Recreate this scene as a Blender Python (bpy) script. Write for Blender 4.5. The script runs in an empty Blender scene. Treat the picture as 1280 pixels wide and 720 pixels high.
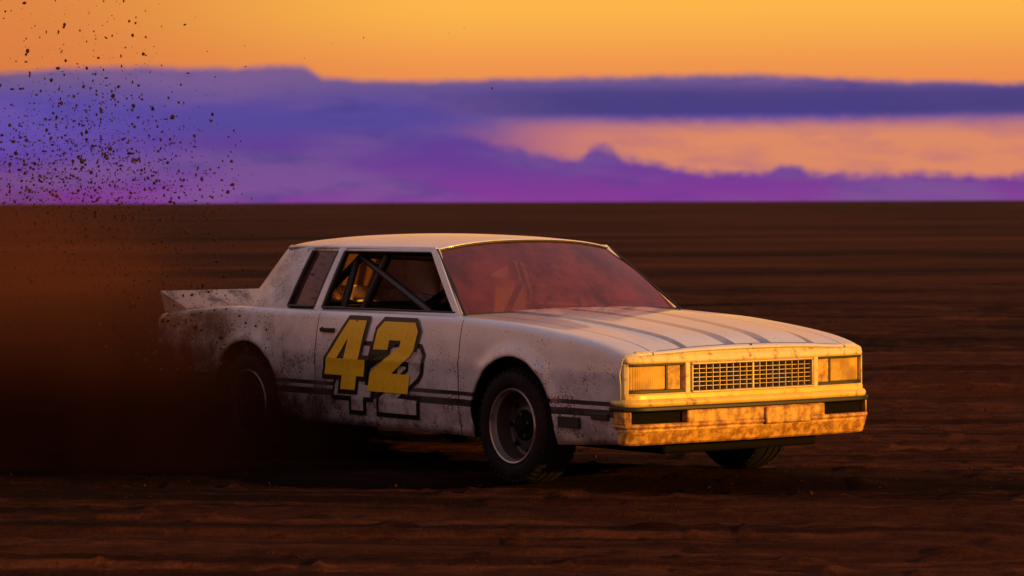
import bpy, bmesh, math, random
import numpy as np
from mathutils import Vector, Matrix
random.seed(4); rng=np.random.default_rng(7)
scn=bpy.context.scene
scn.view_settings.view_transform='Standard'; scn.view_settings.look='None'; scn.view_settings.exposure=0
def lin(r,g,b):
    f=lambda c:(c/255/12.92) if c/255<=.04045 else ((c/255+.055)/1.055)**2.4
    return (f(r),f(g),f(b),1)
# ------------------------------------------------------------------ node helpers
class NT:
    def __init__(s,nt): s.nt=nt
    def n(s,t,**k):
        x=s.nt.nodes.new(t)
        for a,v in k.items(): setattr(x,a,v)
        return x
    def link(s,a,b): s.nt.links.new(a,b)
    def m(s,op,*args,clamp=False):
        x=s.nt.nodes.new('ShaderNodeMath'); x.operation=op; x.use_clamp=clamp
        for i,v in enumerate(args):
            if isinstance(v,(int,float)): x.inputs[i].default_value=v
            else: s.nt.links.new(v,x.inputs[i])
        return x.outputs[0]
    def band(s,v,lo,hi): return s.m('MULTIPLY',s.m('GREATER_THAN',v,lo),s.m('LESS_THAN',v,hi))
    def mr(s,v,a,b,c=0.,d=1.,smooth=True):
        x=s.nt.nodes.new('ShaderNodeMapRange'); x.clamp=True
        x.interpolation_type='SMOOTHSTEP' if smooth else 'LINEAR'
        s.nt.links.new(v,x.inputs[0])
        for i,q in zip((1,2,3,4),(a,b,c,d)): x.inputs[i].default_value=q
        return x.outputs[0]
    def mix(s,f,a,b):
        x=s.nt.nodes.new('ShaderNodeMix'); x.data_type='RGBA'
        if isinstance(f,(int,float)): x.inputs[0].default_value=f
        else: s.nt.links.new(f,x.inputs[0])
        for i,v in ((6,a),(7,b)):
            if isinstance(v,tuple): x.inputs[i].default_value=v if len(v)==4 else (*v,1)
            else: s.nt.links.new(v,x.inputs[i])
        return x.outputs[2]
    def noise(s,vec,scale,detail=4,rough=.55,dist=0.):
        x=s.nt.nodes.new('ShaderNodeTexNoise'); x.inputs['Scale'].default_value=scale
        x.inputs['Detail'].default_value=detail; x.inputs['Roughness'].default_value=rough
        x.inputs['Distortion'].default_value=dist
        s.nt.links.new(vec,x.inputs['Vector']); return x.outputs['Fac']
    def scale(s,vec,sx,sy,sz):
        x=s.nt.nodes.new('ShaderNodeMapping'); x.inputs['Scale'].default_value=(sx,sy,sz)
        s.nt.links.new(vec,x.inputs[0]); return x.outputs[0]
def newmat(name):
    m=bpy.data.materials.new(name); m.use_nodes=True
    return m,NT(m.node_tree),m.node_tree.nodes['Principled BSDF']
def simple(name,col,rough=.5,metal=0.,nscale=8,var=.25,spec=.5,dirt=0.,dscale=5,dcol=(.07,.032,.016,1)):
    m,N,P=newmat(name)
    tc=N.n('ShaderNodeTexCoord').outputs['Object']
    f=N.noise(tc,nscale,3)
    c2=tuple(c*(1-var) for c in col[:3])+(1,)
    c=N.mix(f,c2,tuple(min(1,c*(1+var*.5)) for c in col[:3])+(1,))
    if dirt>0:
        d=N.mr(N.noise(tc,dscale,6,.7),.62-.3*dirt,.78-.2*dirt,0,.85)
        c=N.mix(d,c,dcol)
    N.link(c,P.inputs['Base Color']); P.inputs['Roughness'].default_value=rough
    P.inputs['Metallic'].default_value=metal; P.inputs['Specular IOR Level'].default_value=spec
    return m
# ------------------------------------------------------------------ materials
def paint():
    m,N,P=newmat('white_race_paint')
    tc=N.n('ShaderNodeTexCoord').outputs['Object']
    sp=N.n('ShaderNodeSeparateXYZ'); N.link(tc,sp.inputs[0]); X,Y,Z=sp.outputs
    AY=N.m('ABSOLUTE',Y)
    side=N.m('MULTIPLY',N.m('GREATER_THAN',AY,.80),N.m('LESS_THAN',Z,.9))
    st=N.m('MAXIMUM',N.band(Z,.470,.494),N.band(Z,.410,.450))
    st=N.m('MULTIPLY',st,side)
    hood=N.m('MULTIPLY',N.m('GREATER_THAN',Z,.7),N.m('GREATER_THAN',X,-.62))
    off=N.m('MULTIPLY',X,.03)
    ay2=N.m('ADD',AY,off)
    hs=N.m('MAXIMUM',N.band(ay2,.465,.515),N.band(ay2,.12,.20))
    hs=N.m('MULTIPLY',N.m('MULTIPLY',hs,hood),N.m('LESS_THAN',X,.955))
    seam=N.m('MAXIMUM',N.band(X,-.516,-.507),N.band(X,-1.985,-1.976))
    seam=N.m('MULTIPLY',seam,side)
    sh=N.m('MULTIPLY',N.band(AY,.690,.700),N.m('MULTIPLY',hood,N.m('GREATER_THAN',X,-.5)))
    sh=N.m('MAXIMUM',sh,N.m('MULTIPLY',N.m('MULTIPLY',N.band(X,.955,.965),hood),N.m('LESS_THAN',AY,.70)))
    seam=N.m('MAXIMUM',seam,sh)
    base=N.mix(N.noise(tc,2.5,2),(.68,.66,.68,1),(.80,.78,.79,1))
    wear=N.mr(N.noise(tc,9,5,.7),.35,.7,.95,.72)
    low=N.mr(Z,.85,.22,0,.76); rear=N.mr(X,-1.5,-3.6,0,.9)
    n9=N.noise(tc,3.2,7,.72)
    film=N.m('MULTIPLY',N.m('ADD',N.m('ADD',low,rear),.12),N.mr(n9,.30,.72,.22,1.2),clamp=True)
    c=N.mix(N.m('MULTIPLY',hs,wear),base,(.055,.035,.035,1))
    c=N.mix(film,c,(.10,.048,.030,1))
    c=N.mix(N.m('MULTIPLY',N.m('MAXIMUM',st,seam),N.mr(n9,.45,.75,1.,.7)),c,(.007,.011,.009,1))
    v=N.n('ShaderNodeTexVoronoi'); v.inputs['Scale'].default_value=36; N.link(tc,v.inputs[0])
    th=N.m('MULTIPLY',N.m('ADD',N.m('ADD',low,N.m('MULTIPLY',rear,.8)),.46),N.mr(N.noise(tc,7,3,.6),.38,.68,.06,.38))
    dots=N.m('LESS_THAN',v.outputs['Distance'],th)
    v2=N.n('ShaderNodeTexVoronoi'); v2.inputs['Scale'].default_value=90; N.link(tc,v2.inputs[0])
    dots2=N.m('LESS_THAN',v2.outputs['Distance'],N.m('MULTIPLY',th,1.35))
    c=N.mix(N.m('MULTIPLY',N.m('MAXIMUM',dots,dots2),.8),c,(.07,.035,.02,1))
    N.link(c,P.inputs['Base Color'])
    N.link(N.m('ADD',N.m('MULTIPLY',film,.45),.26),P.inputs['Roughness'])
    P.inputs['Coat Weight'].default_value=.9; P.inputs['Coat Roughness'].default_value=.07
    b=N.n('ShaderNodeBump'); b.inputs['Strength'].default_value=.3; b.inputs['Distance'].default_value=.012
    N.link(N.noise(tc,3,2),b.inputs['Height']); N.link(b.outputs[0],P.inputs['Normal'])
    return m
M_paint=paint()
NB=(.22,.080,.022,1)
M_nose=simple('nose_paint_sunlit',(.84,.68,.34),.32,0,14,.25,dirt=.38,dscale=15,dcol=NB)  # low sun's gold put into the nose colour; spots are dirt
M_bump=simple('bumper_cover_sunlit',(.88,.60,.12),.32,0,9,.35,dirt=.36,dscale=14,dcol=NB)  # sunset gold painted into the bumper base colour, plus dirt
M_val=simple('valance_sunlit_dirty',(.80,.44,.09),.42,0,9,.4,dirt=.85,dscale=19,dcol=NB)  # warm sunlight baked into the valance colour, heavy dirt on top
M_black=simple('black_trim',(.012,.012,.014),.5,0,12,.3)
M_dark=simple('chassis_black',(.006,.005,.004),.9,0,5,.3,.1)
M_cage=simple('roll_cage_steel',(.012,.010,.010),.5,0,9,.3)
M_yel=simple('number_yellow',(.90,.57,.02),.4,0,30,.2,dirt=.08,dscale=22)
M_dec=simple('number_black',(.008,.009,.010),.4,0,20,.2)
M_decw=simple('number_white',(.50,.46,.45),.4,0,20,.15,dirt=.55,dscale=9,dcol=(.12,.065,.045,1))
M_chrome=simple('grille_bright_metal',(.62,.50,.30),.4,.4,20,.3,dirt=.3,dscale=20)
M_tyre=simple('tyre_rubber',(.010,.008,.007),.85,0,14,.4,.2,dirt=.4,dcol=(.035,.017,.01,1))
M_rim=simple('wheel_steel',(.09,.072,.066),.42,.5,10,.3,dirt=.45)
M_lip=simple('wheel_rim_lip',(.46,.39,.36),.34,.7,10,.3,dirt=.36,dscale=12)
M_seat=simple('seat_vinyl',(.05,.03,.025),.6,0,8,.3)
M_tin=simple('interior_sheet_metal',(.45,.28,.15),.5,.1,5,.3,dirt=.2)
M_spoil=simple('spoiler_aluminium',(.76,.52,.36),.40,.25,5,.25,dirt=.45,dscale=9)
def lens():
    m,N,P=newmat('headlight_lens')
    tc=N.n('ShaderNodeTexCoord').outputs['Object']
    w=N.n('ShaderNodeTexWave'); w.wave_type='BANDS'; w.bands_direction='Y'; w.inputs['Scale'].default_value=22; N.link(tc,w.inputs[0])
    b=N.n('ShaderNodeBump'); b.inputs['Strength'].default_value=.5; b.inputs['Distance'].default_value=.004
    N.link(w.outputs['Fac'],b.inputs['Height']); N.link(b.outputs[0],P.inputs['Normal'])
    c=N.mix(N.mr(N.noise(tc,7,5),.35,.7),(.80,.52,.12,1),(.42,.25,.07,1)); N.link(c,P.inputs['Base Color'])  # yellow of the reflected sunset put into the unlit lens colour
    P.inputs['Roughness'].default_value=.2; P.inputs['Metallic'].default_value=.1
    return m
M_lens=lens()
def glass(name,tint,dustc,lo,hi,transl=False):
    m=bpy.data.materials.new(name); m.use_nodes=True; nt=m.node_tree; nt.nodes.clear(); N=NT(nt)
    tc=N.n('ShaderNodeTexCoord').outputs['Object']
    tr=N.n('ShaderNodeBsdfTransparent'); tr.inputs[0].default_value=tint
    gl=N.n('ShaderNodeBsdfGlossy'); gl.inputs['Roughness'].default_value=.06; gl.inputs[0].default_value=(.95,.75,.75,1)
    fr=N.n('ShaderNodeFresnel'); fr.inputs[0].default_value=1.6
    df=N.n('ShaderNodeBsdfTranslucent' if transl else 'ShaderNodeBsdfDiffuse'); df.inputs[0].default_value=dustc
    m1=N.n('ShaderNodeMixShader'); N.link(N.mr(N.noise(tc,3.5,6,.72),.30,.72,lo,hi),m1.inputs[0]); N.link(tr.outputs[0],m1.inputs[1]); N.link(df.outputs[0],m1.inputs[2])
    m2=N.n('ShaderNodeMixShader'); N.link(fr.outputs[0],m2.inputs[0]); N.link(m1.outputs[0],m2.inputs[1]); N.link(gl.outputs[0],m2.inputs[2])
    o=N.n('ShaderNodeOutputMaterial'); N.link(m2.outputs[0],o.inputs[0]); return m
M_ws=glass('dusty_windshield',(.44,.27,.25,1),(.36,.070,.070,1),.12,.36)
M_rg=glass('rear_window_plastic',(.55,.36,.24,1),(.95,.50,.20,1),.45,.8)
M_qg=glass('quarter_window_plastic',(.3,.2,.2,1),(.22,.10,.08,1),.15,.4)
# ------------------------------------------------------------------ car root
car=bpy.data.objects.new('stock_race_car',None); scn.collection.objects.link(car)
TH=math.radians(53)
car.location=(.72,18.54,0); car.rotation_euler=(0,0,-TH)
def mobj(name,verts,faces,mat,parent=car,smooth=True,bevel=0,solid=0,offset=-1,auto=True):
    me=bpy.data.meshes.new(name); me.from_pydata([tuple(v) for v in verts],[],faces); me.update()
    if smooth: me.polygons.foreach_set('use_smooth',[True]*len(me.polygons))
    me.materials.append(mat)
    o=bpy.data.objects.new(name,me); scn.collection.objects.link(o)
    if parent: o.parent=parent
    if solid:
        s=o.modifiers.new('s','SOLIDIFY'); s.thickness=solid; s.offset=offset
    if bevel:
        b=o.modifiers.new('b','BEVEL'); b.width=bevel; b.segments=2; b.limit_method='ANGLE'; b.angle_limit=.7
    if smooth and auto:
        bm=bmesh.new(); bm.from_mesh(me)
        bmesh.ops.recalc_face_normals(bm,faces=bm.faces)
        for e in bm.edges:
            if len(e.link_faces)==2 and e.calc_face_angle(0)>.65: e.smooth=False
        bm.to_mesh(me); bm.free()
    return o
def interp(x,pts):
    xs=[p[0] for p in pts]; ys=[p[1] for p in pts]
    return float(np.interp(x,xs,ys))
def sm(x,pts):
    return sum(interp(x+d,pts) for d in (-.12,-.06,0,.06,.12))/5
WPT=[(-4.05,.80),(-3.9,.85),(-3.4,.895),(-2.8,.915),(-2.2,.905),(-1.4,.90),(-.6,.90),(0,.91),(.5,.90),(.85,.885),(1.2,.87)]
TPT=[(-4.1,.83),(-3.9,.872),(-3.0,.925),(-.6,.925),(0,.898),(.4,.860),(.7,.823),(.85,.797),(.95,.772),(1.03,.742),(1.2,.70)]
RA=.385; AC=[0.,-2.74]; WZ=.325
def wid(a): return sm(a,WPT)
def top(a):
    return sm(a,TPT) if a<.6 else sum(interp(a+d,TPT) for d in(-.08,-.04,0,.04,.08))/5
def prof(z):
    p=0
    if z<.40: p-=.18*(.40-z)
    if z>.60: p-=.42*(z-.60)**2
    p+=.006*math.exp(-((z-.64)/.03)**2)
    return p
def body_b(a,z):
    f=0
    for ac in AC:
        d=math.hypot(a-ac,z-WZ)
        f+=.018*math.exp(-((d-RA-.01)/.05)**2)*(1 if z>.3 else .5)
    return wid(a)+prof(z)+f
def bend(b):
    x=abs(b); return .03*(x/.9)**2+(.045*((x-.78)/.1)**2 if x>.78 else 0)
# ------------------------------------------------------------------ body shell
st=set(np.round(np.arange(-4.0,1.0001,.05),4))
for ac in AC:
    for k in range(0,37): st.add(round(ac+RA*math.cos(math.pi*k/36),4))
    st.add(round(ac-RA-.003,4)); st.add(round(ac+RA+.003,4))
st.update([-.62,-2.95,.93,.965,.98]); st=sorted(st)
def zbot(a):
    base=interp(a,[(-4,.36),(-3.3,.27),(-3.1,.24),(.4,.24),(1.0,.27)])
    for ac in AC:
        if abs(a-ac)<=RA+1e-4: return WZ+math.sqrt(max(0,RA**2-(a-ac)**2))
    return base
def section(a):
    zb=zbot(a); zt=top(a); w=wid(a); zsh=zt-.05
    pts=[]
    for j in range(15):
        z=zb+(zsh-zb)*j/14; pts.append((-body_b(a,z),z))
    b0=-pts[-1][0]; bi=b0-.06
    for k in range(1,5):
        t=k/4*math.pi/2
        pts.append((-(bi+.06*math.cos(t)),zsh+.045*math.sin(t)))
    hood=max(0,min(1,(a+.62)/.1)) if a>-.62 else 0
    for k in range(1,25):
        b=bi*(1-k/24); u=b/bi
        z=zt-.005+.022*(1-u*u)
        if hood: z+=.014*hood*(1/(1+math.exp((b-.50)/.012)))*min(1,max(0,(1.02-a)/.2))
        pts.append((-b,z))
    return pts
secs=[section(a) for a in st]
n=len(secs[0]); V=[];F=[]
full=2*n-1
for a,s in zip(st,secs):
    row=list(s)+[(-b,z) for b,z in reversed(s[:-1])]
    for b,z in row:
        k=max(0,min(1,(a-.4)/.6)); kr=max(0,min(1,(-3.4-a)/.6))
        V.append((a-k*k*bend(b)+kr*bend(b)*.8,b,z))
for i in range(len(st)-1):
    for j in range(full-1):
        am=(st[i]+st[i+1])/2; bm_=(V[i*full+j][1]+V[i*full+j+1][1])/2
        if -2.95<am<-.62 and abs(bm_)<.79:
            jj=j if j<n else full-2-j
            if jj>=18: continue
        F.append((i*full+j,(i+1)*full+j,(i+1)*full+j+1,i*full+j+1))
V.append((-3.97,0,.6)); c=len(V)-1
for j in range(full-1): F.append((j,j+1,c))
mobj('body_shell',V,F,M_paint,solid=.014,offset=-1)
# ------------------------------------------------------------------ boxes
def box(name,x0,x1,y0,y1,z0,z1,mat,bevel=.006,parent=car):
    v=[(x,y,z) for x in(x0,x1) for y in(y0,y1) for z in(z0,z1)]
    f=[(0,1,3,2),(4,6,7,5),(0,4,5,1),(2,3,7,6),(0,2,6,4),(1,5,7,3)]
    return mobj(name,v,f,mat,parent,bevel=bevel)
def fbox(name,b0,b1,z0,z1,d0,d1,mat,bevel=.006,slope=0.):
    ns=max(1,int(abs(b1-b0)/.04)); V=[];F=[]
    for i in range(ns+1):
        b=b0+(b1-b0)*i/ns; o=1.0-bend(b)
        V+=[(o+d0,b,z0),(o+d1-max(slope,0),b,z0),(o+d1+min(slope,0),b,z1),(o+d0,b,z1)]
    for i in range(ns):
        p=i*4
        for k in range(4): F.append((p+k,p+4+k,p+4+(k+1)%4,p+(k+1)%4))
    F.append((0,1,2,3)); e=ns*4; F.append((e+3,e+2,e+1,e))
    return mobj(name,V,F,mat,bevel=bevel)
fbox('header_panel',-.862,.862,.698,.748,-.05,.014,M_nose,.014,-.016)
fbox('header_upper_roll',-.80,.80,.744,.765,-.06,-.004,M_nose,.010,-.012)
fbox('front_recess',-.85,.85,.40,.700,-.09,-.055,M_dark)
for s in(-1,1):
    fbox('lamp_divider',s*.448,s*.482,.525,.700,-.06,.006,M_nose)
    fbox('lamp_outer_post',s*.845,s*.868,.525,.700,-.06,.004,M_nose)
    fbox('headlight_lens',s*.500,s*.835,.556,.688,-.045,-.022,M_lens,.008)
    fbox('headlight_bezel_top',s*.488,s*.842,.687,.697,-.05,-.002,M_black,.002)
    fbox('headlight_bezel_bottom',s*.488,s*.842,.540,.557,-.05,-.002,M_black,.002)
    fbox('headlight_split',s*.585,s*.600,.556,.688,-.044,-.016,M_black,.002)
    fbox('headlight_inner_panel',s*.500,s*.586,.556,.688,-.040,-.020,M_val,.002)  # dirtier panel over the inner part of each lens
    fbox('bumper_slot',s*.50,s*.85,.375,.438,-.04,.0,M_dark)
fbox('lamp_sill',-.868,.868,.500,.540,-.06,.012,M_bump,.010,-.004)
fbox('grille_frame_top',-.44,.44,.686,.698,-.05,.010,M_chrome,.004)
fbox('grille_frame_bottom',-.44,.44,.534,.546,-.05,.014,M_chrome,.004)
for s in(-1,1): fbox('grille_frame_side',s*.430,s*.442,.546,.686,-.05,.010,M_chrome,.004)
for i in range(1,18):
    b=-.430+.860*i/18; w_=.006 if i==9 else .0022
    fbox('grille_bar',b-w_,b+w_,.546,.686,-.045,.000,M_chrome,.0008)
for i in range(1,6):
    z=.546+.140*i/6; fbox('grille_cross_bar',-.430,.430,z-.002,z+.002,-.045,-.003,M_chrome,.0008)
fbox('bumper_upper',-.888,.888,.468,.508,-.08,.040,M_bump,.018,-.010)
fbox('bumper_rub_strip',-.892,.892,.446,.470,-.07,.052,M_black,.006)
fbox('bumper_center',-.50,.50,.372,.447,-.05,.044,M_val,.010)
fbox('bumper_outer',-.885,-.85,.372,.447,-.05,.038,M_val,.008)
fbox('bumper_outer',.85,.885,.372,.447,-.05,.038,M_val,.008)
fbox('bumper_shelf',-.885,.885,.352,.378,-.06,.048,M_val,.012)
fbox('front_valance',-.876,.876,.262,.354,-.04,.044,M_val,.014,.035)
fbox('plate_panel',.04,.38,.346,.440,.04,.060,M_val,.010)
mobj('hood_emblem',[(.975,-.02,.770),(.975,.02,.770),(1.002,0,.760),(.98,0,.790)],[(0,2,3),(2,1,3),(0,3,1)],M_black,smooth=False)
box('underbody',-3.9,.9,-.56,.56,.20,.34,M_dark,.02)
box('cabin_floor',-3.0,-.4,-.83,.83,.27,.32,M_dark,.01)
for s in(-1,1):
    box('door_inner',-2.9,-.45,*sorted((s*.80,s*.78)),.3,.88,M_dark,.004)
    box('rocker_inner',-2.34,-.40,*sorted((s*.84,s*.6)),.25,.30,M_dark,.004)
box('firewall',-.60,-.55,-.8,.8,.3,.90,M_dark,.004)
box('rear_bulkhead',-2.95,-2.9,-.8,.8,.3,.90,M_tin,.004)
box('parcel_shelf',-3.05,-2.62,-.76,.76,.88,.905,M_tin,.004)
box('rear_bumper',-4.10,-3.93,-.80,.80,.42,.60,M_paint,.03)
box('dashboard',-.98,-.66,-.72,.72,.80,.90,M_black,.02)
box('exhaust_pipe',-2.2,-1.55,-.80,-.72,.17,.24,M_dark,.03)
for ac in AC:
    for s in(-1,1):
        V=[];F=[];m=28
        for k in range(m+1):
            t=math.radians(-12+204*k/m); x=ac+(RA+.004)*math.cos(t); z=WZ+(RA+.004)*math.sin(t)
            V+=[(x,s*.875,z),(x,s*.56,z)]
        V.append((ac,s*.56,WZ)); c=len(V)-1
        for k in range(m):
            F.append((2*k,2*k+2,2*k+3,2*k+1)); F.append((2*k+1,2*k+3,c))
        mobj('wheel_well',V,F,M_dark)
# ------------------------------------------------------------------ greenhouse
def gs(z):
    t=(z-.915)/(1.29-.915); return .805-.15*t-.02*t*t
def panel(name,poly,s,mat,thick=.03,off=0.,nz=8):
    bm=bmesh.new(); vs=[bm.verts.new((a,0,z)) for a,z in poly]; bm.faces.new(vs)
    zs=[p[1] for p in poly]
    for k in range(1,nz):
        z=min(zs)+(max(zs)-min(zs))*k/nz
        g=bm.verts[:]+bm.edges[:]+bm.faces[:]
        bmesh.ops.bisect_plane(bm,geom=g,plane_co=(0,0,z),plane_no=(0,0,1))
    for v in bm.verts:
        a=v.co.x; inn=.05*max(0,(-2.4-a)/.6)
        v.co.y=s*(gs(v.co.z)+off-inn)
    me=bpy.data.meshes.new(name); bmesh.ops.recalc_face_normals(bm,faces=bm.faces); bm.to_mesh(me); bm.free()
    me.materials.append(mat); o=bpy.data.objects.new(name,me); scn.collection.objects.link(o); o.parent=car
    if thick:
        q=o.modifiers.new('s','SOLIDIFY'); q.thickness=thick; q.offset=0
        b=o.modifiers.new('b','BEVEL'); b.width=.006; b.segments=2; b.limit_method='ANGLE'; b.angle_limit=.7
    me.polygons.foreach_set('use_smooth',[True]*len(me.polygons))
    return o
for s in(-1,1):
    panel('a_pillar',[(-.585,.905),(-.655,.905),(-1.135,1.287),(-1.065,1.292)],s,M_paint)
    panel('b_pillar',[(-2.125,.90),(-2.035,.90),(-2.010,1.287),(-2.085,1.287)],s,M_paint)
    panel('c_pillar',[(-2.42,.90),(-3.02,.90),(-2.93,.955),(-2.84,1.06),(-2.75,1.19),(-2.68,1.292),(-2.36,1.287)],s,M_paint,.03)
    panel('roof_rail',[(-1.08,1.265),(-1.08,1.300),(-2.68,1.300),(-2.68,1.265)],s,M_paint,.03,0,2)
    panel('belt_molding',[(-.62,.900),(-.62,.925),(-2.95,.925),(-2.95,.900)],s,M_paint,.04,.0,2)
    panel('quarter_window',[(-2.13,.92),(-2.42,.92),(-2.36,1.27),(-2.09,1.27)],s,M_qg,0,-.01)
    for nm,p in (('window_seal',[(-.66,.925),(-2.03,.925),(-2.03,.935),(-.66,.935)]),
                 ('window_seal',[(-1.12,1.262),(-2.01,1.262),(-2.01,1.270),(-1.12,1.270)]),
                 ('window_seal',[(-2.13,.925),(-2.42,.925),(-2.42,.937),(-2.13,.937)]),
                 ('window_seal',[(-2.432,.925),(-2.412,.925),(-2.352,1.27),(-2.372,1.27)]),
                 ('window_seal',[(-2.137,.925),(-2.117,.925),(-2.077,1.27),(-2.097,1.27)]),
                 ('window_seal',[(-2.045,.925),(-2.022,.925),(-1.997,1.27),(-2.02,1.27)])):
        panel(nm,p,s,M_black,.036,.001,3)
def rz(a,b):
    u=min(1,abs(b)/.64); t=(a+1.87)/.81
    return 1.298+.02*(1-u**4)+.058*(1-u*u)*(1-.38*t*t)-.012*max(0,t*t-.6)
V=[];F=[]; na,nb=36,28
for i in range(na+1):
    for j in range(nb+1):
        b=-.645+1.29*j/nb; u=b/.645
        a0=-1.045-.03*u*u; a1=-2.70+.03*u*u
        a=a0+(a1-a0)*i/na
        V.append((a,b,rz(a,b)))
for i in range(na):
    for j in range(nb): p=i*(nb+1)+j; F.append((p,p+1,p+nb+2,p+nb+1))
mobj('roof_panel',V,F,M_paint,solid=.022,bevel=.006)
def glassgrid(name,fb,ft,wb,wt,mat,zb=.915):
    V=[];F=[];ni,nj=12,24
    for i in range(ni+1):
        t=i/ni
        for j in range(nj+1):
            u=-1+2*j/nj; b=u*(wb+(wt-wb)*t)
            a=(1-t)*fb(u)+t*ft(u); zt=rz(ft(u),u*wt)-.012; z=zb*(1-t)+zt*t
            bul=math.sin(math.pi*t)*.02*(1 if fb(0)>-2 else -1)
            V.append((a+bul,b,z+.01*math.sin(math.pi*t)))
    for i in range(ni):
        for j in range(nj): p=i*(nj+1)+j; F.append((p,p+1,p+nj+2,p+nj+1))
    return mobj(name,V,F,mat)
glassgrid('windshield',lambda u:-.47-.13*u*u,lambda u:-1.045-.03*u*u,.785,.64,M_ws)
glassgrid('rear_window',lambda u:-3.06+.08*u*u,lambda u:-2.70+.03*u*u,.74,.62,M_rg)
def tube(name,pts,r,mat,parent=car,cyc=False):
    cu=bpy.data.curves.new(name,'CURVE'); cu.dimensions='3D'; cu.bevel_depth=r; cu.bevel_resolution=3; cu.use_fill_caps=True
    sp=cu.splines.new('POLY'); sp.points.add(len(pts)-1); sp.use_cyclic_u=cyc
    for p,q in zip(sp.points,pts): p.co=(*q,1)
    cu.materials.append(mat); o=bpy.data.objects.new(name,cu); scn.collection.objects.link(o); o.parent=parent; return o
tube('windshield_base_trim',[(-.465-.13*u*u,.79*u,.922+.012*(1-u*u)) for u in np.linspace(-1,1,21)],.009,M_black)
tube('windshield_top_trim',[(-1.038-.03*u*u,.64*u,rz(-1.05,.64*u)-.012) for u in np.linspace(-1,1,21)],.007,M_black)
for s in(-1,1):
    tube('windshield_side_trim',[(-.575-.49*t,s*(.80-.155*t),.92+.37*t) for t in np.linspace(0,1,8)],.007,M_black)
r=.024
tube('main_hoop',[(-1.98,-.70,.35),(-1.98,-.70,.9),(-1.98,-.60,1.2),(-1.98,-.54,1.255),(-1.98,.54,1.255),(-1.98,.60,1.2),(-1.98,.70,.9),(-1.98,.70,.35)],r,M_cage)
for s in(-1,1):
    tube('cage_front_leg',[(-.72,s*.70,.4),(-.74,s*.70,.88),(-1.16,s*.57,1.24),(-1.98,s*.55,1.25)],r,M_cage)
    tube('cage_rear_stay',[(-1.98,s*.55,1.24),(-2.9,s*.5,.75)],r,M_cage)
    tube('cage_door_bar',[(-.74,s*.71,.80),(-1.98,s*.71,.84)],r,M_cage)
    tube('cage_window_brace',[(-1.95,s*.58,1.24),(-1.05,s*.70,.92)],r*.95,M_cage)
    tube('cage_kick_brace',[(-1.86,s*.67,.84),(-1.66,s*.58,1.25)],r*1.1,M_cage)
tube('cage_diagonal',[(-1.98,-.68,.6),(-1.98,.5,1.24)],r,M_cage)
tube('cage_cross_bar',[(-1.16,-.57,1.24),(-1.16,.57,1.24)],r,M_cage)
tube('cage_cross_bar_low',[(-1.98,-.70,.92),(-1.98,.70,.92)],r,M_cage)
for k in range(3): tube('windshield_guard_bar',[(-.62,.10+.1*k,.93),(-1.1,.08+.09*k,1.29)],.008,M_cage)
for k in range(9): tube('guard_mesh_wire',[(-.70-.045*k,.05,1.0+.033*k),(-.70-.045*k,.55,1.0+.033*k)],.004,M_tin)
for k in range(12): tube('guard_mesh_wire',[(-.70,.05+.045*k,1.0),(-1.06,.05+.042*k,1.264)],.004,M_tin)
box('seat_base',-1.85,-1.40,.12,.58,.40,.55,M_seat,.04)
box('seat_back',-1.95,-1.80,.10,.60,.50,1.08,M_seat,.05)
box('seat_headrest',-1.94,-1.84,.22,.48,1.06,1.20,M_seat,.04)
box('window_ledge_tin',-2.0,-.95,.66,.74,.84,.93,M_tin,.01)
tube('steering_wheel',[(-1.12+.05*math.sin(t),.35+.18*math.cos(t),.90+.17*math.sin(t)) for t in np.linspace(0,2*math.pi,25)[:-1]],.014,M_black,cyc=True)
tube('steering_column',[(-1.12,.35,.90),(-.7,.35,.82)],.018,M_black)
mobj('rear_spoiler',[(-3.78,-.80,.885),(-3.78,.80,.885),(-3.95,.80,.995),(-3.95,-.80,.995)],[(0,1,2,3)],M_spoil,smooth=False,solid=.010)
for s in(-1,1): mobj('spoiler_fin',[(-3.62,s*.80,.885),(-3.90,s*.80,.86),(-3.96,s*.80,.995)],[(0,1,2)],M_spoil,smooth=False,solid=.006,offset=0)
box('door_handle',-1.93,-1.79,-.905,-.882,.790,.815,M_black,.004)
box('side_marker',.70,.84,-.904,-.86,.395,.43,M_black,.003)
box('bumper_side_mark',.42,.60,-.912,-.89,.34,.40,M_black,.003)
# ------------------------------------------------------------------ number 42
D4=[[(0,.42),(0,.20),(.45,.20),(.45,0),(.82,0),(.82,.20),(1.0,.20),(1.0,.44),(.82,.44),(.82,1),(.38,1)],[(.27,.44),(.45,.74),(.45,.44)]]
D2=[[(0,0),(1,0),(1,.27),(.54,.27),(.93,.52),(1,.62),(1,.88),(.88,1),(.12,1),(0,.88),(0,.60),(.36,.60),(.36,.74),(.64,.74),(.64,.66),(0,.26)]]
def poff(poly,d):
    out=[];m=len(poly)
    for i in range(m):
        p0,p1,p2=Vector(poly[i-1]),Vector(poly[i]),Vector(poly[(i+1)%m])
        e1=(p1-p0).normalized(); e2=(p2-p1).normalized()
        n1=Vector((e1.y,-e1.x)); n2=Vector((e2.y,-e2.x)); b=(n1+n2)
        if b.length<1e-4: b=n1
        b.normalize(); k=min(2.0,1/max(.3,b.dot(n1)))
        out.append(tuple(p1+b*d*k))
    return out
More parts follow.
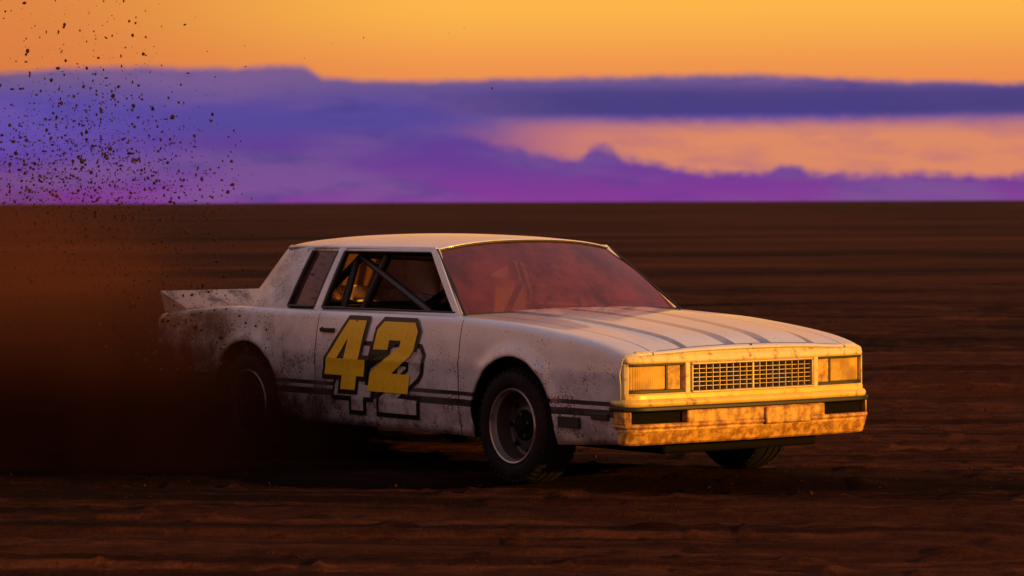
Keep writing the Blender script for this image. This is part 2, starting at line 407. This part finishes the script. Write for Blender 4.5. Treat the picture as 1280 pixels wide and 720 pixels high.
def decal(name,polys,d,dx,dz,mat,lift,s=-1):
    cu=bpy.data.curves.new('tmp','CURVE'); cu.dimensions='2D'; cu.fill_mode='BOTH'
    for poly in polys:
        q=poff(poly,d)
        sp=cu.splines.new('POLY'); sp.points.add(len(q)-1); sp.use_cyclic_u=True
        for p,c in zip(sp.points,q): p.co=(c[0]+dx,c[1]+dz,0,1)
    o=bpy.data.objects.new('tmp',cu); scn.collection.objects.link(o)
    bpy.context.view_layer.update()
    me=bpy.data.meshes.new_from_object(o.evaluated_get(bpy.context.evaluated_depsgraph_get()))
    bpy.data.objects.remove(o)
    bm=bmesh.new(); bm.from_mesh(me)
    for ax,lo,hi,stp in((1,.25,.95,.03),(0,-2.,-.7,.08)):
        x=lo
        while x<hi:
            co=[0,0,0]; no=[0,0,0]; co[ax]=x; no[ax]=1
            bmesh.ops.bisect_plane(bm,geom=bm.verts[:]+bm.edges[:]+bm.faces[:],plane_co=co,plane_no=no); x+=stp
    for v in bm.verts:
        a,z=v.co.x,v.co.y; v.co=(a,s*(body_b(a,z)+lift),z)
    bm.to_mesh(me); bm.free(); me.name=name; me.materials.clear(); me.materials.append(mat)
    o=bpy.data.objects.new(name,me); scn.collection.objects.link(o); o.parent=car
def place(D,a0,z0,w,h,sl): return [[(a0+x*w+sl*y*h,z0+y*h) for x,y in P] for P in D]
for s in(-1,):
    for D,a0 in((D4,-1.88),(D2,-1.41)):
        P=place(D,a0,.455,.41,.415,.22)
        decal('number_shadow_black',P,.014,.075,-.135,M_dec,.003,s)
        decal('number_shadow_white',P,-.014,.075,-.135,M_decw,.006,s)
        decal('number_outline',P,.027,0,0,M_dec,.009,s)
        decal('number_fill',P,0,0,0,M_yel,.012,s)
# ------------------------------------------------------------------ wheels
def lathe(name,pr,mat,parent,s,seg=56):
    V=[];F=[];m=len(pr)
    for k in range(seg):
        t=2*math.pi*k/seg
        for r_,y in pr: V.append((r_*math.cos(t),s*y,r_*math.sin(t)))
    for k in range(seg):
        for i in range(m-1):
            p=k*m+i;q=((k+1)%seg)*m+i; F.append((p,p+1,q+1,q))
    return mobj(name,V,F,mat,parent)
tyre=[(.205,0.03),(.222,0.008),(.245,0.0),(.275,0.002),(.300,.014),(.315,.034),(.322,.055),(.324,.058),(.316,.060),(.316,.068),(.325,.070),(.326,.105),(.318,.107),(.318,.115),(.327,.117),(.327,.155),(.318,.157),(.318,.165),(.326,.167),(.324,.205),(.315,.225),(.295,.245),(.26,.255),(.205,.23)]
lip=[(.206,.034),(.212,.014),(.207,.006),(.199,.010),(.195,.03),(.190,.045)]
rim=[(.190,.045),(.186,.06),(.184,.11),(.176,.130),(.160,.136),(.120,.118),(.095,.100),(.088,.100)]
hub=[(.088,.100),(.080,.088),(.050,.085),(.045,.060),(.032,.055),(0,.054)]
for ac in AC:
    for s in(-1,1):
        w=bpy.data.objects.new('wheel_assembly',None); scn.collection.objects.link(w); w.parent=car
        w.location=(ac,s*.665,.322)
        sh=lambda pr:[(r_,.25-y) for r_,y in pr]
        lathe('tyre',sh(tyre),M_tyre,w,s); lathe('rim_lip',sh(lip),M_lip,w,s); lathe('rim',sh(rim),M_rim,w,s); lathe('hub',sh(hub),M_dark,w,s)
        V=[];F=[]
        for k in range(44):
            t=2*math.pi*k/44
            for (y0,y1) in((.012,.056),(.208,.236)):
                base=len(V)
                for dt in(-.045,.045):
                    for rr in(.298,.326):
                        for yy in(y0,y1):
                            rad=rr if not(rr>.3 and yy in(.012,.236)) else .313
                            V.append((rad*math.cos(t+dt),s*(.25-yy),rad*math.sin(t+dt)))
                for f in((0,1,3,2),(4,6,7,5),(0,4,5,1),(2,3,7,6),(0,2,6,4),(1,5,7,3)): F.append(tuple(base+q for q in f))
        mobj('tyre_lugs',V,F,M_tyre,w,smooth=False)
        for k in range(5):
            t=2*math.pi*k/5+.3; x,z=.064*math.cos(t),.064*math.sin(t)
            tube('lug_nut',[(x,s*.160,z),(x,s*.182,z)],.010,M_rim,w)
        for k in range(8):
            t=2*math.pi*k/8; x,z=.148*math.cos(t),.148*math.sin(t)
            tube('rim_slot',[(x*.93,s*.122,z*.93),(x*1.07,s*.123,z*1.07)],.017,M_dark,w)
# ------------------------------------------------------------------ ground
def h2(ix,iy,seed):
    n_=(ix.astype(np.int64)*374761393+iy.astype(np.int64)*668265263+seed*1442695041)&0xffffffff
    n_=((n_^(n_>>13))*1274126177)&0xffffffff
    return ((n_^(n_>>16))&0xffff)/65535.
def vn(x,y,seed=0):
    ix=np.floor(x);iy=np.floor(y);fx=x-ix;fy=y-iy; fx=fx*fx*(3-2*fx);fy=fy*fy*(3-2*fy)
    a=h2(ix,iy,seed);b=h2(ix+1,iy,seed);c_=h2(ix,iy+1,seed);d=h2(ix+1,iy+1,seed)
    return (a*(1-fx)+b*fx)*(1-fy)+(c_*(1-fx)+d*fx)*fy-.5
def geo(start,end,r0,k):
    o=[];x=start;s=r0
    while x<end: s*=k; x+=s; o.append(min(x,end))
    return o
gx=list(np.arange(-7,7.001,.04)); e=geo(7,7000,.04,1.10); gx=[-x for x in reversed(e)]+gx+e
gy=list(np.arange(12.5,27.001,.03)); e=geo(27,7000,.03,1.022); eb=geo(-12.5,300,.05,1.15); gy=[-x for x in reversed(eb)]+gy+e
gx=np.array(gx);gy=np.array(gy); XX,YY=np.meshgrid(gx,gy)
near=np.exp(-np.maximum(0,np.hypot(XX,YY-20)-16)/60)
wy=YY+.13*XX+.30*vn(XX*.18,YY*.3,21)
lump=.012*vn(XX*6,YY*7,4)+.012*vn(XX*12,YY*13,5)+.014*vn(XX*2.3,YY*3.6,3)
Z=.045*vn(XX*.15,wy*1.0,1)+.080*vn(XX*.16,wy*2.6,2)+.060*vn(XX*.25,wy*6.0,13)+.034*vn(XX*.5,wy*12.0,14)+lump*(.5+1.1*(vn(XX*.3,wy*1.3,31)+.5))
cl=vn(XX*8.3,YY*8.3,9); Z+=np.where(cl>.32,(cl-.32)*.14,0)
Z*=near
Z+=.10*np.exp(-((YY-48-3*vn(XX*.05,YY*.02,40))/1.6)**2)*(vn(XX*.5,YY*.5,41)+.6)+.16*np.exp(-((YY-85+XX*.15)/2.5)**2)*(vn(XX*.3,YY*.3,42)+.6)
Z+=.35*(vn(XX*.004,YY*.012,6))*np.clip((YY-80)/300,0,1)
for (wx,wy_) in((0.1,18.1),(1.3,19.),(-1.6,20.25),(-.3,21.2)):
    d=np.hypot(XX-wx,YY-wy_); Z=Z*np.clip(d/.5,0,1)
Z-=.004
nxg=len(gx);nyg=len(gy)
V=np.stack([XX.ravel(),YY.ravel(),Z.ravel()],1)
idx=np.arange(nxg*nyg).reshape(nyg,nxg)
Fq=np.stack([idx[:-1,:-1].ravel(),idx[:-1,1:].ravel(),idx[1:,1:].ravel(),idx[1:,:-1].ravel()],1)
me=bpy.data.meshes.new('dirt_ground'); me.vertices.add(len(V)); me.vertices.foreach_set('co',V.ravel())
me.loops.add(Fq.size); me.loops.foreach_set('vertex_index',Fq.ravel().astype(np.int32))
me.polygons.add(len(Fq)); me.polygons.foreach_set('loop_start',np.arange(0,Fq.size,4,dtype=np.int32)); me.polygons.foreach_set('loop_total',np.full(len(Fq),4,dtype=np.int32))
me.update(calc_edges=True); me.polygons.foreach_set('use_smooth',[True]*len(Fq))
g=bpy.data.objects.new('dirt_ground',me); scn.collection.objects.link(g)
m,N,P=newmat('track_dirt'); me.materials.append(m)
tc=N.n('ShaderNodeTexCoord').outputs['Object']
rot=N.n('ShaderNodeMapping'); rot.inputs['Rotation'].default_value=(0,0,math.radians(7)); N.link(tc,rot.inputs[0]); tr=rot.outputs[0]
s1=N.noise(N.scale(tr,.09,.9,1),1.0,6,.65); s2=N.noise(N.scale(tc,1,2.0,1),3.,8,.74); s3=N.noise(N.scale(tc,.02,.06,1),1.,7,.66)
s4=N.noise(N.scale(tr,.045,1.9,1),2.2,6,.66)
c=N.mix(N.mr(s1,.40,.60),(.026,.0088,.0046,1),(.125,.042,.019,1))
c=N.mix(N.mr(s4,.46,.56,0,.88),c,(.011,.0041,.0026,1))
c=N.mix(N.mr(s2,.40,.62,0,.78),c,(.010,.0038,.0025,1))
c=N.mix(N.mr(s3,.48,.60,0,.6),c,(.110,.036,.018,1))
c=N.mix(N.mr(s3,.50,.40,0,.75),c,(.013,.005,.0034,1))
v=N.n('ShaderNodeTexVoronoi'); v.inputs['Scale'].default_value=14; N.link(tc,v.inputs[0])
c=N.mix(N.mr(v.outputs['Distance'],.14,.03,0,.6),c,(.14,.050,.024,1))
N.link(c,P.inputs['Base Color']); P.inputs['Roughness'].default_value=1; P.inputs['Specular IOR Level'].default_value=.04
b=N.n('ShaderNodeBump'); b.inputs['Strength'].default_value=1.; b.inputs['Distance'].default_value=.05
N.link(N.m('ADD',N.noise(tc,22,6,.7),N.m('MULTIPLY',N.noise(N.scale(tr,.35,3.6,1),3,6,.65),1.5)),b.inputs['Height']); N.link(b.outputs[0],P.inputs['Normal'])
M_soil=simple('loose_soil',(.050,.019,.009),.95,0,20,.4,.1)
# ------------------------------------------------------------------ clods (one mesh each)
bmi=bmesh.new(); bmesh.ops.create_icosphere(bmi,subdivisions=1,radius=1)
IV=np.array([v.co[:] for v in bmi.verts]); IF=np.array([[v.index for v in f.verts] for f in bmi.faces]); bmi.free()
def clods(name,pos,rad,stretch=.5):
    k=len(pos); Vs=IV[None]*rad[:,None,None]*(1+rng.uniform(-.35,.35,(k,len(IV),1)))*rng.uniform(1-stretch,1+stretch,(k,1,3))+pos[:,None]
    Fs=IF[None]+(np.arange(k)*len(IV))[:,None,None]
    me=bpy.data.meshes.new(name); me.from_pydata(Vs.reshape(-1,3).tolist(),[],Fs.reshape(-1,3).tolist()); me.materials.append(M_soil)
    o=bpy.data.objects.new(name,me); scn.collection.objects.link(o); return o
k=2600
px=rng.uniform(-8,8,k); py=13+32*rng.random(k)**1.3
clods('dirt_clods',np.stack([px,py,rng.uniform(-.004,.008,k)],1),.003+.008*rng.random(k)**4)
A=[]
def blob(nn,cx,sx,cz,sz,y0=19.6,y1=22.8):
    A.append(np.stack([rng.normal(cx,sx,nn),rng.uniform(y0,y1,nn),rng.normal(cz,sz,nn)],1))
blob(1500,-2.8,.42,1.90,.25); blob(1300,-2.95,.50,1.72,.20); blob(220,-2.74,.30,2.4,.30); blob(60,-2.7,.4,2.8,.2)
blob(2200,-2.6,.55,1.25,.35); blob(1500,-2.3,.5,.7,.3); blob(8,-.6,.4,2.6,.2)
pos=np.concatenate(A); pos=pos[(pos[:,2]>.05)]
pos=pos[~((pos[:,0]>-1.75)&(pos[:,2]<2.3))]
A=[]; blob(420,-1.9,.30,.55,.30,18.9,19.9); q=A[0]; q=q[q[:,2]>.03]; pos=np.concatenate([pos,q])
clods('flying_dirt',pos,.0026+.0085*rng.random(len(pos))**3.5)
# ------------------------------------------------------------------ dust volume
bm=bmesh.new(); bmesh.ops.create_cube(bm,size=1)
me=bpy.data.meshes.new('dust_cloud'); bm.to_mesh(me); bm.free()
du=bpy.data.objects.new('dust_cloud',me); scn.collection.objects.link(du)
du.location=(-3.5,20.6,.98); du.scale=(6.4,5.4,1.9)
m=bpy.data.materials.new('airborne_dust_shaded'); m.use_nodes=True; m.node_tree.nodes.clear(); N=NT(m.node_tree); me.materials.append(m)
gpos=N.n('ShaderNodeNewGeometry').outputs['Position']
sp=N.n('ShaderNodeSeparateXYZ'); N.link(gpos,sp.inputs[0]); X,Y,Zz=sp.outputs
nz=N.noise(gpos,1.3,3,.6,.4)
X2=N.m('ADD',X,N.m('MULTIPLY',N.m('SUBTRACT',nz,.5),1.8))
fx=N.m('MULTIPLY',N.mr(X2,-.55,-1.9),N.mr(X,-6.6,-5.4)); fx=N.m('MULTIPLY',fx,N.mr(X,-.4,-.9)); fy=N.m('MULTIPLY',N.mr(Y,17.95,19.2),N.mr(Y,23.2,22.0))
hgt=N.m('ADD',.72,N.m('MULTIPLY',N.mr(X2,-1.2,-3.0),1.05))
fz=N.mr(N.m('DIVIDE',Zz,hgt),1.1,.15)
den=N.m('MULTIPLY',N.m('MULTIPLY',fx,fy),N.m('MULTIPLY',fz,N.mr(nz,.32,.62,.16,1.)))
den=N.m('MULTIPLY',den,N.mr(Zz,.85,.15,1.05,4.5))
sc=N.n('ShaderNodeVolumePrincipled'); sc.inputs['Anisotropy'].default_value=.1
N.link(N.mix(N.mr(Zz,.3,1.2),(.035,.012,.007,1),(.22,.075,.032,1)),sc.inputs['Color'])  # car's shadow painted into the dust: darker colour near the ground
N.link(den,sc.inputs['Density']); o=N.n('ShaderNodeOutputMaterial'); N.link(sc.outputs[0],o.inputs['Volume'])
try: m.cycles.volume_step_rate=2.0
except Exception: pass
# ------------------------------------------------------------------ world
w=bpy.data.worlds.new('World'); scn.world=w; w.use_nodes=True; nt=w.node_tree; nt.nodes.clear(); N=NT(nt)
tc=N.n('ShaderNodeTexCoord').outputs['Generated']; sp=N.n('ShaderNodeSeparateXYZ'); N.link(tc,sp.inputs[0]); X,Y,Zz=sp.outputs
AZ=N.m('MULTIPLY',N.m('ARCTAN2',X,Y),57.2958); EL=N.m('MULTIPLY',N.m('ARCSINE',Zz),57.2958)
cv=N.n('ShaderNodeCombineXYZ'); N.link(AZ,cv.inputs[0]); N.link(EL,cv.inputs[1]); AE=cv.outputs[0]
n1=N.noise(N.scale(AE,.55,2.2,1),1.,5,.6); n2=N.noise(N.scale(AE,2.2,3.2,1),1.,5,.6); n3=N.noise(N.scale(AE,.22,1.1,1),1.,3,.5)
def fcurve(val,pts,vmax):
    u=N.mr(val,-9.2,9.2,0,1,False); fc=N.n('ShaderNodeFloatCurve'); cm=fc.mapping.curves[0]
    P_=[((a+9.2)/18.4,b/vmax) for a,b in pts]
    cm.points[0].location=P_[0]; cm.points[-1].location=P_[-1]
    for p in P_[1:-1]: cm.points.new(*p)
    fc.mapping.update(); N.link(u,fc.inputs['Value']); return N.m('MULTIPLY',fc.outputs[0],vmax)
d1=N.m('MULTIPLY',N.m('SUBTRACT',n2,.5),.22); d2=N.m('MULTIPLY',N.m('SUBTRACT',n2,.5),.34)
topb=fcurve(AZ,[(-9.2,2.30),(-7.5,2.40),(-6.6,2.42),(-5,2.40),(-3.7,2.43),(-3.3,2.24),(-2,2.17),(0,2.20),(2.5,2.24),(4,2.26),(6,2.17),(9.2,2.06)],3)
cloud=N.mr(N.m('SUBTRACT',N.m('ADD',topb,N.m('MULTIPLY',d1,.6)),EL),-.05,.13)
botb=fcurve(AZ,[(-9.2,1.3),(-1.6,1.3),(-1.0,1.12),(-.3,.95),(.2,.85),(.9,.72),(1.25,.72),(1.45,.90),(1.75,.87),(1.95,.74),(2.4,.62),(3.2,.50),(4.3,.42),(4.6,.46),(4.8,.57),(5.1,.53),(5.3,.43),(6.3,.38),(6.9,.42),(7.1,.47),(7.4,.40),(9.2,.40)],3)
g1=N.mr(N.m('SUBTRACT',EL,N.m('ADD',botb,d2)),-.06,.16)
g2=N.mr(N.m('SUBTRACT',N.m('ADD',1.47,N.m('MULTIPLY',d1,.7)),EL),-.08,.20)
g3=N.mr(N.m('ADD',AZ,N.m('MULTIPLY',N.m('SUBTRACT',n1,.5),2.)),-1.5,1.2)
gap=N.m('MULTIPLY',N.m('MULTIPLY',g1,g2),g3)
sky=N.mix(N.mr(EL,2.0,3.6),lin(236,142,76),lin(252,180,72))
sky=N.mix(N.mr(AZ,-.5,-9,0,.85),sky,lin(214,118,60))
low=N.mix(N.mr(EL,0,.9),lin(130,56,148),lin(98,58,146))
cl=N.mix(N.mr(EL,.8,1.5),low,lin(84,68,152)); cl=N.mix(N.mr(EL,1.6,2.3),cl,lin(114,88,138))
cl=N.mix(N.mr(n3,.42,.62,0,.6),cl,lin(122,88,146))
cl=N.mix(N.mr(n1,.50,.72,0,.65),cl,lin(70,60,134))
band=N.m('MULTIPLY',N.m('MULTIPLY',N.mr(EL,1.42,1.6),N.mr(EL,2.15,1.85)),N.mr(AZ,-2.5,1.5))
cl=N.mix(N.m('MULTIPLY',band,.8),cl,lin(66,56,122))
lft=N.m('MULTIPLY',N.m('MULTIPLY',N.mr(AZ,-5,-8.5),N.mr(EL,.5,1.)),N.mr(EL,2.2,1.5))
cl=N.mix(N.m('MULTIPLY',lft,.5),cl,lin(90,70,178))
gapc=N.mix(N.mr(AZ,-.8,3.5),lin(184,106,124),lin(220,136,100)); gapc=N.mix(N.mr(EL,1.1,1.45,0,.7),gapc,lin(164,106,134))
gapc=N.mix(N.mr(n1,.42,.7,0,.5),gapc,lin(172,102,126))
vis=N.mix(cloud,sky,N.mix(gap,cl,gapc))
up=N.mix(N.mr(EL,8,34),lin(230,155,105),(.38,.31,.375,1))
# the part of the dusk sky away from the afterglow is dimmer
up=N.mix(N.mr(Y,.3,-.6,0,.50),up,(.15,.12,.17,1))
col=N.mix(N.mr(EL,3.8,9),vis,up)
bg=N.n('ShaderNodeBackground'); N.link(col,bg.inputs[0]); bg.inputs[1].default_value=1.
SUN_AZ=math.radians(28); SUN_EL=math.radians(10)
ns=N.n('ShaderNodeTexSky'); ns.sky_type='NISHITA'; ns.sun_disc=False; ns.sun_elevation=SUN_EL; ns.sun_rotation=math.radians(90)+SUN_AZ
bg2=N.n('ShaderNodeBackground'); N.link(ns.outputs[0],bg2.inputs[0]); bg2.inputs[1].default_value=.002
ad=N.n('ShaderNodeAddShader'); N.link(bg.outputs[0],ad.inputs[0]); N.link(bg2.outputs[0],ad.inputs[1])
o=N.n('ShaderNodeOutputWorld'); N.link(ad.outputs[0],o.inputs[0])
# ------------------------------------------------------------------ sun
L=bpy.data.lights.new('sun','SUN'); L.energy=5.0; L.angle=math.radians(1.0); L.color=(1,.45,.04)
so=bpy.data.objects.new('sun',L); scn.collection.objects.link(so)
ds=Vector((math.cos(SUN_AZ)*math.cos(SUN_EL),-math.sin(SUN_AZ)*math.cos(SUN_EL),math.sin(SUN_EL)))
so.rotation_euler=ds.to_track_quat('Z','Y').to_euler(); so.location=ds*50
# ------------------------------------------------------------------ camera
cd=bpy.data.cameras.new('camera'); cam=bpy.data.objects.new('camera',cd); scn.collection.objects.link(cam); scn.camera=cam
cd.lens=113.9; cd.sensor_width=36; cd.clip_start=.1; cd.clip_end=20000
cam.location=(0,0,1.57)
pit=math.atan(108/4050)
cam.rotation_euler=(Matrix.Rotation(math.pi/2-pit,4,'X')@Matrix.Rotation(math.radians(-.22),4,'Z')).to_euler()
cd.dof.use_dof=True; cd.dof.focus_distance=18.2; cd.dof.aperture_fstop=4.5
